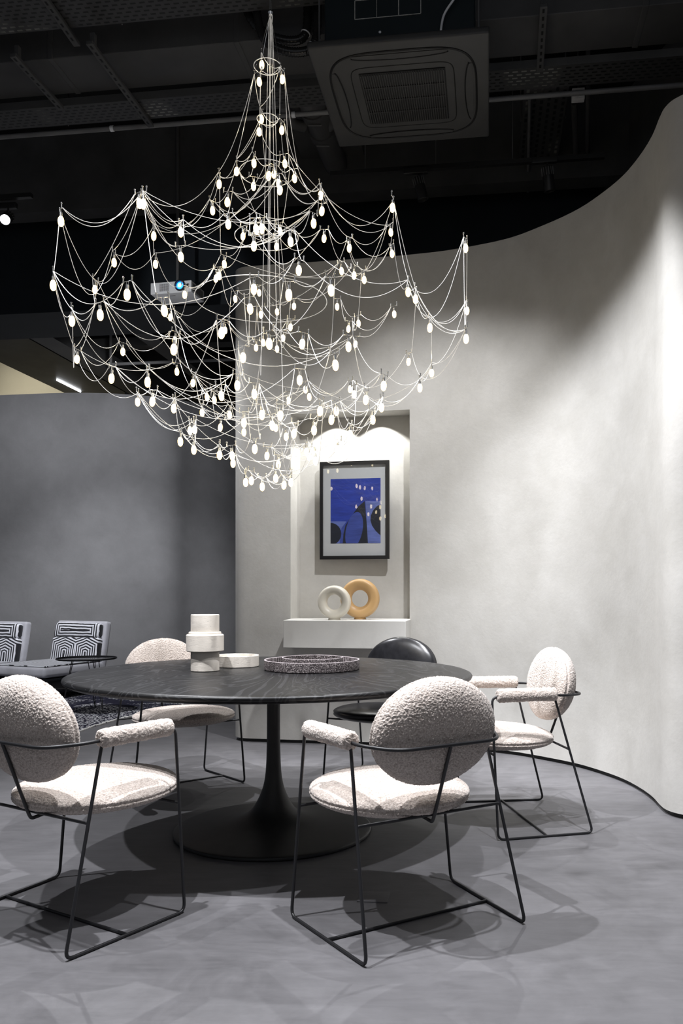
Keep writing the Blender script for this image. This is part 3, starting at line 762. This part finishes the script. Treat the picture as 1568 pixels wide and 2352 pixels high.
# flexible hoses near the chandelier top
h = [at(562, 5, 5.0), at(600, 62, 5.0), at(655, 92, 5.05), at(722, 98, 5.2), at(790, 80, 5.4)]
def hose(pts, label):
    c = pts[0].copy(); q = catmull([p - c for p in pts], 16); e = empty('flexible_hose', c); tag(e, label, 'hose', 'black flexible hoses above the chandelier')
    mb = MB(); mb.tube(q, lambda t: .025 + .002 * math.sin(t * 420), 14); mb.build('hose_run', M['hose'], e, angle=60)
    mb = MB(); i = int(len(q) * .72); mb.tube([q[i], q[i + 1]], .029, 14); mb.build('hose_tape', M['white_plastic'], e)
HD = 4.805
hose([at(556, -60, HD), at(562, 5, HD), at(582, 52, HD), at(620, 82, HD), at(668, 94, HD), at(700, 80, HD), at(706, 20, HD), at(704, -120, HD)], 'upper black flexible hose left of the cassette unit')
HD = 4.755
hose([at(588, -60, HD), at(590, 30, HD), at(606, 88, HD), at(642, 113, HD), at(684, 120, HD), at(716, 108, HD), at(728, 60, HD), at(728, -120, HD)], 'lower black flexible hose left of the cassette unit')

# lighting track and heads
ubox('lighting_track', -1.1, .80, 5.665, 5.70, 4.07, 4.10, M['track'], 'black lighting track behind the cassette unit', 'track')
def track_head(px, D, z, aim, label, on=False, name='track_spotlight'):
    base = at(px, 400, D); e = empty(name, (base.x, D, z), UA); tag(e, label, 'spotlight', 'black track spotlights')
    mb = MB(); mb.box((0, 0, -.022), (.17, .034, .040), bev=.004); mb.build('adapter', M['track'], e)
    mb = MB(); mb.tube([(0.02, 0, -.04), (.02, 0, -.085)], .007, 8); mb.build('stem', M['track'], e)
    A_ = Vector(aim).normalized(); c0 = Vector((.02, 0, -.10)) ; q = A_.to_track_quat('Z', 'Y').to_matrix().to_4x4()
    T = Matrix.Translation(c0 + A_ * -.03) @ q
    mb = MB(); mb.lathe([(0, 0), (.036, 0), (.038, .004), (.038, .12), (.038, .155), (.034, .157), (.032, .14), (0, .138)], seg=28, M4=T); hd = mb.build('lamp_head', M['track'], e, angle=35)
    mb = MB()
    for k in range(14):
        a_ = 2 * math.pi * k / 14; mb.box((0, 0, 0), (.004, .003, .05), M4=T @ Matrix.Translation((.039 * math.cos(a_), .039 * math.sin(a_), .03)) @ Matrix.Rotation(a_, 4, 'Z'))
    mb.build('cooling_fins', M['pipe'], hd, smooth=False)
    if on:
        mb = MB(); mb.lathe([(0, .1385), (.031, .1385), (.031, .145), (0, .145)], seg=24, M4=T); mb.build('lens', M['bulb_white'], hd)
    return e
t = NT('lit_lens'); t.set(emit=(.95, .97, 1), es=14.0, color=(1, 1, 1)); M['bulb_white'] = t.m
track_head(955, 5.66, 4.07, (.22, .05, -.9), 'black track spotlight below the far edge of the cassette unit')
track_head(1250, 5.52, 4.07, (.12, .2, -.9), 'black track spotlight in front of the punched tray')
lt = at(10, 470, 5.9); 
mb = MB(); mb.box((0, 0, .015), (1.6, .035, .03)); o = mb.build('lighting_track', M['track'], recentre=False, smooth=False); o.location = (lt.x - .55, 5.9, 3.93); o.rotation_euler = (0, 0, UA); tag(o, 'black lighting track at the left edge of the photo', 'track')
track_head(13, 5.88, 3.93, (.30, -.80, -.55), 'lit track spotlight at the left edge of the photo', True)
for o_, rods in ((o, [-.5, .3]),):
    for r_ in rods:
        m_ = MB(); m_.tube([(r_, 0, .03), (r_, 0, CT - 3.93)], .003, 6); m_.build('hanger_rod', M['pipe'], o_)
tk = [x for x in COL.objects if x.name == 'lighting_track'][0]
for r_ in (-.7, -.2, .33):
    m_ = MB(); m_.tube([(r_, 0, .03), (r_, 0, CT - 4.07)], .003, 6); m_.build('hanger_rod', M['pipe'], tk)

# white junction box
jb = at(1327, 219, 5.55); e = empty('junction_box', (jb.x, jb.y, jb.z - .04), UA); tag(e, 'small white double junction box hanging beside the long tray', 'junction box')
mb = MB(); mb.box((0, 0, .04), (.085, .05, .075), bev=.004); mb.build('box_body', M['white_plastic'], e)
for s in (-.02, .02):
    mb = MB(); mb.box((s, -.026, .04), (.03, .004, .05), bev=.001); mb.build('cover_plate', M['white_plastic'], e)
hanger(e, [(0, 0, .075)], CT - jb.z + .04)

# bulkhead and beams
ubox('trim_1', -6.5, 4.6, 7.05, 7.75, 3.70, CT, M['duct_navy'], None, None, structure=True)
ubox('trim_2', -6.5, 4.6, 6.62, 6.80, 4.42, CT, M['beam'], None, None, structure=True)
ubox('trim_3', -6.09, -5.2, 7.9, 12.6, 4.02, CT, M['duct'], None, None, structure=True)
ubox('trim_5', -5.2, 3, 11.2, 11.6, 3.95, CT, M['ceil'], None, None, structure=True)
ubox('trim_4', -1.52, -1.0, 5.5, 7.0, 4.72, CT, M['beam'], None, None, structure=True)
def vbeam(s0, s1, t0, t1, z0, z1, label, mat='beam'):
    return ubox('ceiling_beam', s0, s1, t0, t1, z0, z1, M[mat], label, 'beam')
vbeam(-4.75, -4.5, 7.78, 11.15, 3.78, 4.0, 'dark ceiling beam left of the projector, running back over the grey wall', 'duct')
vbeam(-3.7, -3.5, 7.78, 11.15, 3.84, 4.0, 'dark ceiling beam behind the projector, running back over the grey wall', 'duct')
ubox('cable_duct', -4.9, -1.2, 9.2, 9.4, 4.05, 4.15, M['duct'], 'flat dark duct crossing behind the beams above the grey wall', 'duct')
pipe_thing('conduit', [uv(-4.3, 8.9, CT), uv(-4.3, 8.9, 3.75), uv(-2.6, 8.9, 3.75), uv(-2.6, 8.9, CT)], .022, M['pipe_light'], 'grey conduit crossing above the grey wall between the beams')
o = ubox('strip_light', -5.806, -5.794, 10.4, 11.05, 4.0, 4.02, M['bulb_white'], 'thin lit linear light slot above the grey wall', 'light')
# rough black baffle above the curved wall
bw = [(1.85, 7.0), (1.98, 6.3), (2.1, 5.8), (2.3, 5.5), (3.2, 5.45), (4.4, 5.4)]
mb = MB(); bp = catmull([(x, y, 0) for x, y in bw], 6); n = len(bp)
mb.add([(p.x, p.y, z) for z in (3.3, CT) for p in bp], [(i, i + 1, n + i + 1, n + i) for i in range(n - 1)])
tag(mb.build('wall_upper', M['beam'], smooth=True), kind='structure')

# ------------------------------------------------------------------ projector
pj = at(392, 673, 6.75); e = empty('projector', (pj.x, 6.75, pj.z), R(-11.3)); tag(e, 'white ceiling projector with a glowing blue lens, hanging behind the chandelier', 'projector')
mb = MB(); mb.box((0, .13, .0475), (.365, .26, .095), bev=.006); mb.build('projector_body', M['white_plastic'], e)
T = Matrix.Translation((.085, .0, .055)) @ Matrix.Rotation(R(90), 4, 'X')
mb = MB(); mb.lathe([(.030, 0), (.045, 0), (.047, .004), (.045, .016), (.036, .018), (.030, .006), (.030, 0)], seg=32, M4=T); mb.build('lens_ring', M['track'], e)
t = NT('blue_lens'); tc = t.n('ShaderNodeTexCoord'); g = t.n('ShaderNodeTexGradient', gradient_type='SPHERICAL'); mp = t.n('ShaderNodeMapping')
mp.inputs['Location'].default_value = (-.085 * 26, .006 * 26, -.055 * 26); mp.inputs['Scale'].default_value = (26, 26, 26)
t.l(tc.outputs['Object'], mp.inputs[0]); t.l(mp.outputs[0], g.inputs[0])
t.set(color=(.02, .05, .3), emit=t.ramp(g.outputs['Fac'], [(.1, (.0, .05, .45)), (.5, (.02, .22, 1)), (.8, (.6, .85, 1))]), es=6.0, rough=.1)
mb = MB(); mb.lathe([(0, .014), (.015, .012), (.033, .006), (.033, 0), (0, 0)], seg=32, M4=T); mb.build('lens', t.m, e)
mb = MB()
for i in range(9):
    for k in range(7): mb.box((-.095 + i * .0095, -.0008, .022 + k * .009), (.005, .002, .006))
mb.build('front_vent', M['track'], e, smooth=False)
mb = MB(); mb.lathe([(0, 0), (.008, 0), (.008, .003), (0, .003)], seg=14, M4=Matrix.Translation((.148, 0, .058)) @ Matrix.Rotation(R(90), 4, 'X')); mb.build('sensor', M['track'], e)
mb = MB()
for i in range(14): mb.box((.1835, .03 + i * .015, .05), (.002, .008, .06))
mb.build('side_vent', M['pipe'], e, smooth=False)
mb = MB(); mb.box((-.02, .06, -.0006), (.065, .006, .0012)); mb.build('maker_plate', M['pipe'], e, smooth=False)
mb = MB(); mb.box((.0, .13, .105), (.16, .12, .02), bev=.004); mb.tube([(0, .13, .11), (0, .13, CT - pj.z)], .014, 10); mb.build('mount_pole', M['pipe'], e)

# ------------------------------------------------------------------ chandelier
AX, AD = -.518, 3.80
S = FPX / AD
cx0 = CX + AX * S
BULBS = [(601,147),(595,186),(648,180),(600,272),(595,301),(647,297),(583,373),(654,374),(543,392),(617,402),(629,398),(676,408),(503,421),(582,426),(640,420),(643,435),(522,462),(488,482),(524,513),(558,541),(588,524),(601,523),(643,530),(583,563),(635,565),(667,553),(736,447),(739,483),(720,511),(744,546),(320,465),(329,466),(353,540),(415,531),(140,506),
(262,601),(357,605),(415,588),(122,653),(218,663),(292,674),(424,675),(515,605),(496,638),(503,632),(165,735),(230,721),(377,711),(391,727),(540,685),(574,707),(583,662),(595,671),(509,762),(517,757),(282,806),(401,780),(399,800),(177,823),(406,852),(558,819),(588,797),(256,867),(339,875),(443,878),(545,883),(584,903),(316,921),(350,920),(399,936),(475,910),(492,917),(508,907),(464,946),(527,951),(436,987),(447,985),(506,980),(560,969),(560,991),
(414,1012),(445,1031),(504,1043),(533,1045),(535,1062),
(901,475),(897,532),(900,581),(1069,568),(802,568),(686,619),(784,621),(813,631),(836,641),(760,664),(937,669),(954,685),(663,675),
(599,721),(636,715),(675,702),(774,703),(905,720),(1072,712),(823,741),(800,754),(667,750),(987,751),(1070,776),(650,775),(694,788),(604,785),(618,787),(636,800),(800,794),(816,789),(770,836),(938,829),(991,855),(964,889),(688,871),(804,892),(813,904),(881,884),(701,893),(710,910),(840,916),(662,918),(876,934),(735,942),(772,942),(601,951),(644,952),(761,962),(856,962),(625,975),(633,981),(675,994),(657,1001),(721,986),(804,996),(808,1010),(776,1030),(585,1029),(613,1045),(704,1036),(709,1047),(724,1057),(639,1065),(564,1106),(577,1102),(602,1116),(633,1097),(652,1112),(668,1106)]
TOP = [(100, 28), (300, 28), (375, 48), (420, 115), (447, 150), (466, 300), (506, 470), (570, 480), (650, 498)]
BOT = [(650, 498), (735, 478), (823, 440), (870, 372), (921, 300), (1012, 200), (1050, 115), (1090, 62), (1120, 48)]
def interp(tab, y):
    if y <= tab[0][0]: return tab[0][1]
    for (a, ra), (b, rb) in zip(tab[:-1], tab[1:]):
        if y <= b: return ra + (rb - ra) * (y - a) / (b - a)
    return tab[-1][1]
rnd = random.Random(11)
chand = empty('chandelier', (AX, AD, 1.95)); tag(chand, 'huge net-like chandelier of silver wires and tiny warm bulbs hanging over the table', 'chandelier')
O = Vector((AX, AD, 1.95))
lamps = []; sign = 1
for i, (px, py) in enumerate(BULBS):
    D = AD
    if py < 660:
        dxn = abs(px - cx0); rt_ = 28 if py < 340 else 40 + max(0, py - 350) * .85
        rt_ = max(rt_, dxn * rnd.uniform(1.03, 1.25)); rt_ = min(rt_, 480)
        if dxn > 400: rt_ = dxn * 1.02
    else:
        rt_ = interp(BOT, py); q = rnd.random()
        if q < .25: rt_ *= .68
        rt_ = max(rt_, abs(px - cx0) * 1.02)
    sg = 1 if (i * 7 + int(px)) % 2 else -1
    for _ in range(4):
        X = (px - CX) * D / FPX - AX; rr_ = rt_ / S
        dd = math.sqrt(max(rr_ * rr_ - X * X, 0)); D = AD + sg * dd
    lamps.append(at(px, py, D))
# lamp geometry: bulb centre at origin, bar above
def lamp_mesh():
    m = MB(); B = .043; w = .021
    m.tube([(-w, 0, B), (w, 0, B)], .0013, 6)
    for s in (-1, 1):
        m.tube([(s * w, 0, B - .005), (s * w, 0, B + .013)], .0026, 8); m.lathe([(0, B + .013), (.0038, B + .014), (.0038, B + .018), (0, B + .020)], c=(s * w, 0, 0), seg=8)
        m.tube([(s * .0045, 0, B), (s * .0045, 0, .024)], .0011, 6)
    m.tube([(0, 0, .030), (0, 0, .012)], .0062, 10)
    g = MB(); g.lathe([(0, .016), (.0065, .014), (.0100, .008), (.0118, .000), (.0118, -.009), (.0098, -.018), (.005, -.0240), (0, -.0255)], seg=12)
    return m, g
lm, lg = lamp_mesh()
protoL = lm.build('proto', M['chrome'], chand); meL = protoL.data; bpy.data.objects.remove(protoL)
protoB = lg.build('proto', M['bulb'], chand); meB = protoB.data; bpy.data.objects.remove(protoB)
meL.name = 'lamp_holder'; meB.name = 'bulb'
order = sorted(range(len(lamps)), key=lambda i: lamps[i].y)
near = set(order[:100]); clips = {}
rest = MB()
for i, p in enumerate(lamps):
    v2 = Vector((p.x - AX, p.y - AD)); a = math.atan2(v2.y, v2.x) + math.pi / 2 if v2.length > .05 else rnd.uniform(0, 3)
    a += rnd.uniform(-.6, .6); tiltx = rnd.uniform(-.12, .12)
    T = Matrix.Translation(p - O) @ Matrix.Rotation(a, 4, 'Z') @ Matrix.Rotation(tiltx, 4, 'Y')
    clips[i] = [T @ Vector((-.021, 0, .043)), T @ Vector((.021, 0, .043))]
    if i in near:
        o = bpy.data.objects.new('lamp_holder', meL); COL.objects.link(o); o.parent = chand; o.location = p - O; o.rotation_euler = (0, tiltx, a)
        b = bpy.data.objects.new('bulb', meB); COL.objects.link(b); b.parent = o
    else:
        rest.cur = 0; rest.add([T @ v for v in lm.v], lm.f); rest.cur = 1; rest.add([T @ v for v in lg.v], lg.f)
o = rest.build('lamp_holder', None, chand, mats=[M['chrome'], M['bulb']]); tag(o, kind='stuff')

# wires
WR_ = .00125
wires = []
def find(px, py): return min(range(len(BULBS)), key=lambda i: (BULBS[i][0] - px) ** 2 + (BULBS[i][1] - py) ** 2)
def wire(i, j, sag=None, n=18):
    best = min(((a, b) for a in clips[i] for b in clips[j]), key=lambda q: (q[0] - q[1]).length)
    a, b = best; L = (a - b).length
    if sag is None:
        hz = math.hypot(a.x - b.x, a.y - b.y); sag = (.08 + .26 * hz / max(L, 1e-6)) * L * rnd.uniform(.75, 1.15)
    m = MB(); pts = [a.lerp(b, k / n) + Vector((0, 0, -4 * sag * (k / n) * (1 - k / n))) for k in range(n + 1)]
    m.tube(pts, WR_, 5, caps=False); wires.append((L * (5.0 - (a.y + b.y) / 2), m))
used = set()
def link(i, j, **k):
    if i == j or (min(i, j), max(i, j)) in used: return
    used.add((min(i, j), max(i, j))); wire(i, j, **k)
expl = [((140,506),(122,653),.02),((140,506),(218,663),.03),((140,506),(262,601),.26),((122,653),(177,823),.02),((122,653),(165,735),.08),((122,653),(292,674),.10),((165,735),(256,867),.05),((165,735),(282,806),.08),
 ((177,823),(256,867),.10),((177,823),(316,921),.10),((177,823),(230,721),.03),((256,867),(350,920),.06),((320,465),(218,663),.03),((329,466),(262,601),.04),((329,466),(488,482),.13),((329,466),(415,531),.08),((329,466),(353,540),.03),((320,465),(377,711),.02),((329,466),(503,632),.12),
 ((218,663),(230,721),.03),((218,663),(401,780),.14),((230,721),(339,875),.08),((230,721),(377,711),.04),((503,421),(329,466),.10),((503,421),(415,531),.10),((543,392),(503,421),.04),((901,475),(954,685),.02),((901,475),(836,641),.03),((901,475),(897,532),.02),((897,532),(736,447),.12),((897,532),(900,581),.03),((900,581),(802,568),.07),
 ((900,581),(937,669),.10),((1069,568),(954,685),.10),((1069,568),(1072,712),.02),((1069,568),(937,669),.25),((1069,568),(1070,776),.10),((1072,712),(987,751),.05),((1072,712),(1070,776),.03),((1070,776),(987,751),.03),((1070,776),(991,855),.05),((1070,776),(964,889),.08),((954,685),(938,829),.02),((954,685),(987,751),.06),
 ((987,751),(991,855),.02),((938,829),(804,892),.10),((991,855),(881,884),.07),((964,889),(876,934),.06),((736,447),(802,568),.06),((736,447),(676,408),.06),((654,374),(736,447),.08),((676,408),(739,483),.06),((414,1012),(535,1062),.06),((316,921),(414,1012),.05),((445,1031),(533,1045),.05),((535,1062),(564,1106),.03),((668,1106),(724,1057),.04),((724,1057),(808,1010),.08),((808,1010),(876,934),.05),((776,1030),(709,1047),.07),
 ((600,272),(543,392),.02),((595,301),(543,392),.02),((595,301),(583,373),.0),((647,297),(654,374),.0),((647,297),(676,408),.02),((648,180),(654,374),.0),((601,147),(595,301),.0),((595,186),(543,392),.02),((648,180),(647,297),.0),((595,186),(503,421),.06),((648,180),(676,408),.03),((600,272),(617,402),.0),((647,297),(643,435),.0)]
for a, b, s in expl: link(find(*a), find(*b), sag=s)
N = len(lamps)
for i in range(N):
    ds = sorted(((lamps[i] - lamps[j]).length * (1.6 if (lamps[i].y - AD) * (lamps[j].y - AD) < -.02 else 1), j) for j in range(N) if j != i)
    c_ = 0
    for d, j in ds:
        if d < .07 or (BULBS[i][1] < 600 and BULBS[j][1] < 600 and abs(BULBS[i][0] - BULBS[j][0]) > 130 and max(BULBS[i][0], BULBS[j][0]) > 880): continue
        if d > .75: break
        link(i, j); c_ += 1
        if c_ >= (2 if i % 2 else 3): break
for i in range(N):       # longer festoons
    if rnd.random() < .55 and not (abs(BULBS[i][0] - cx0) > 240 and BULBS[i][1] < 600):
        c_ = [j for j in range(N) if .35 < (lamps[i] - lamps[j]).length < .85 and abs(lamps[i].z - lamps[j].z) < .22 and (lamps[i].y - AD) * (lamps[j].y - AD) > -.05]
        if c_: link(i, rnd.choice(c_), sag=rnd.uniform(.05, .16))
wires.sort(key=lambda w: -w[0])
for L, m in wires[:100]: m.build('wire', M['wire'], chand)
r2 = MB()
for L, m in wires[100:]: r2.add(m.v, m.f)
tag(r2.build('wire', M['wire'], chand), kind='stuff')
# horizontal hoops
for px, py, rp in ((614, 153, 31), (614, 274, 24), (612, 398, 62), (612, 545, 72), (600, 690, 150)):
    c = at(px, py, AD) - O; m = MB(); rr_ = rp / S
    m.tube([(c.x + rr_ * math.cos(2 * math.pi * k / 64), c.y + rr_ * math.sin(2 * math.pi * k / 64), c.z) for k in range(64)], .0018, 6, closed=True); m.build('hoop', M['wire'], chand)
# suspension cables up to the ceiling, and the inner verticals
top = CT - 1.95; ball = at(621, 29, AD) - O
for dx, dy, z1 in ((-.004, 0, top), (.012, .01, top), (-.016, .008, top)):
    MB().tube([(ball.x + dx * .3, ball.y + dy, ball.z), (ball.x + dx, ball.y + dy, z1)], .0014, 6).build('suspension_cable', M['chrome'], chand)
mb = MB(); mb.lathe([(0, -.012), (.008, -.010), (.0125, 0), (.008, .010), (0, .012)], c=ball, seg=16); mb.build('swivel_ball', M['chrome'], chand)
for px, py in ((601, 147), (595, 186), (648, 180)):
    i = find(px, py); MB().tube([ball, clips[i][0]], .0012, 6).build('suspension_cable', M['chrome'], chand)
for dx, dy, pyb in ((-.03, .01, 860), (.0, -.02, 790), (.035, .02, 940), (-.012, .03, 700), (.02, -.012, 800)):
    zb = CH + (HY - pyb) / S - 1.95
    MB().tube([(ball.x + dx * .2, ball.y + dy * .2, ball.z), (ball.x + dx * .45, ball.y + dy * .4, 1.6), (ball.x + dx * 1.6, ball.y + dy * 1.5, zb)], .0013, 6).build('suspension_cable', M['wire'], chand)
mb = MB(); mb.lathe([(0, 0), (.06, 0), (.062, -.02), (.05, -.03), (0, -.032)], c=(ball.x, ball.y, top - .002), seg=32); mb.build('ceiling_rose', M['track'], chand)

# ------------------------------------------------------------------ light
def spot(name, loc, target, W, size, blend=.4, rad=.035, col=(1, .985, .96)):
    d = bpy.data.lights.new(name, 'SPOT'); d.energy = W; d.spot_size = R(size); d.spot_blend = blend; d.shadow_soft_size = rad; d.color = col
    o = bpy.data.objects.new(name, d); COL.objects.link(o); o.location = loc
    o.rotation_euler = (Vector(target) - Vector(loc)).to_track_quat('-Z', 'Y').to_euler(); return o
cool = (.95, .96, 1.0)
spot('key_spot', (-1.25, 2.5, 3.95), (-.6, 3.4, .2), 560, 64, .4, .025, cool)
spot('key_spot', (.30, 2.45, 4.0), (.25, 3.15, 0), 430, 66, .4, .025, cool)
spot('front_spot', (-2.3, 2.6, 4.0), (-1.0, 3.0, 0), 230, 64, .5, .03, cool)
spot('back_spot', (-2.0, 5.9, 4.0), (-.5, 4.0, 0), 260, 80, .5, .025, cool)
spot('back_spot', (.35, 5.0, 3.9), (-.1, 3.0, 0), 200, 80, .5, .025, cool)
spot('wall_washer', (.35, 3.25, 4.1), (1.32, 4.90, 1.15), 700, 50, .9, .05, (.94, .955, 1))
spot('wall_washer', (.55, 4.0, 3.9), (.05, 5.8, 1.1), 300, 70, .9, .05, (.98, .98, 1))
spot('right_fill', (1.0, 2.3, 4.1), (.7, 3.9, .3), 170, 60, .5, .03, cool)  # added fill lamp, brightens the right-hand chair and the floor there
spot('projector_fill', (-2.0, 4.9, 3.0), (-1.75, 6.8, 3.62), 60, 26, .6, .03, cool)  # added lamp without a fixture, only brightens the projector
spot('niche_downlight', (-.36, 5.98, 2.415), (-.355, 6.05, 1.3), 19, 112, .25, .012, (1, 1, .97))
spot('niche_downlight', (-.03, 5.92, 2.415), (-.025, 5.99, 1.3), 19, 112, .25, .012, (1, 1, .97))
spot('lounge_spot', (-3.3, 5.9, 4.0), (-3.0, 8.3, .3), 900, 75, .6, .04, cool)
spot('far_wall_spot', (-2.6, 8.2, 3.5), (-3.4, 9.95, 2.0), 105, 130, .9, .1, cool)
spot('far_wall_spot', (-4.6, 8.0, 3.5), (-4.6, 10.2, 1.6), 90, 130, .9, .1, cool)
spot('back_wall_light', (-5.6, 11.5, 4.3), (-5.2, 13.2, 4.0), 90, 120, .9, .1, (1, .95, .8))
a = bpy.data.lights.new('bounce', 'AREA'); a.energy = 16; a.size = 4; a.color = (.93, .95, 1); o = bpy.data.objects.new('bounce', a); COL.objects.link(o)
o.location = (-.3, .2, 3.6); o.rotation_euler = (Vector((-.2, 5, .5)) - Vector(o.location)).to_track_quat('-Z', 'Y').to_euler()

w = bpy.data.worlds.new('world'); sc.world = w; w.use_nodes = True
bg = w.node_tree.nodes['Background']; bg.inputs[0].default_value = (.80, .86, 1, 1); bg.inputs[1].default_value = .10

sc.view_settings.view_transform = 'Standard'; sc.view_settings.look = 'None'; sc.view_settings.exposure = 0; sc.view_settings.gamma = 1
cy = sc.cycles; cy.use_denoising = True; cy.use_adaptive_sampling = True; cy.adaptive_threshold = .02
cy.max_bounces = 6; cy.diffuse_bounces = 3; cy.glossy_bounces = 3; cy.transmission_bounces = 3; cy.transparent_max_bounces = 6
cy.sample_clamp_indirect = 4; cy.caustics_reflective = False; cy.caustics_refractive = False
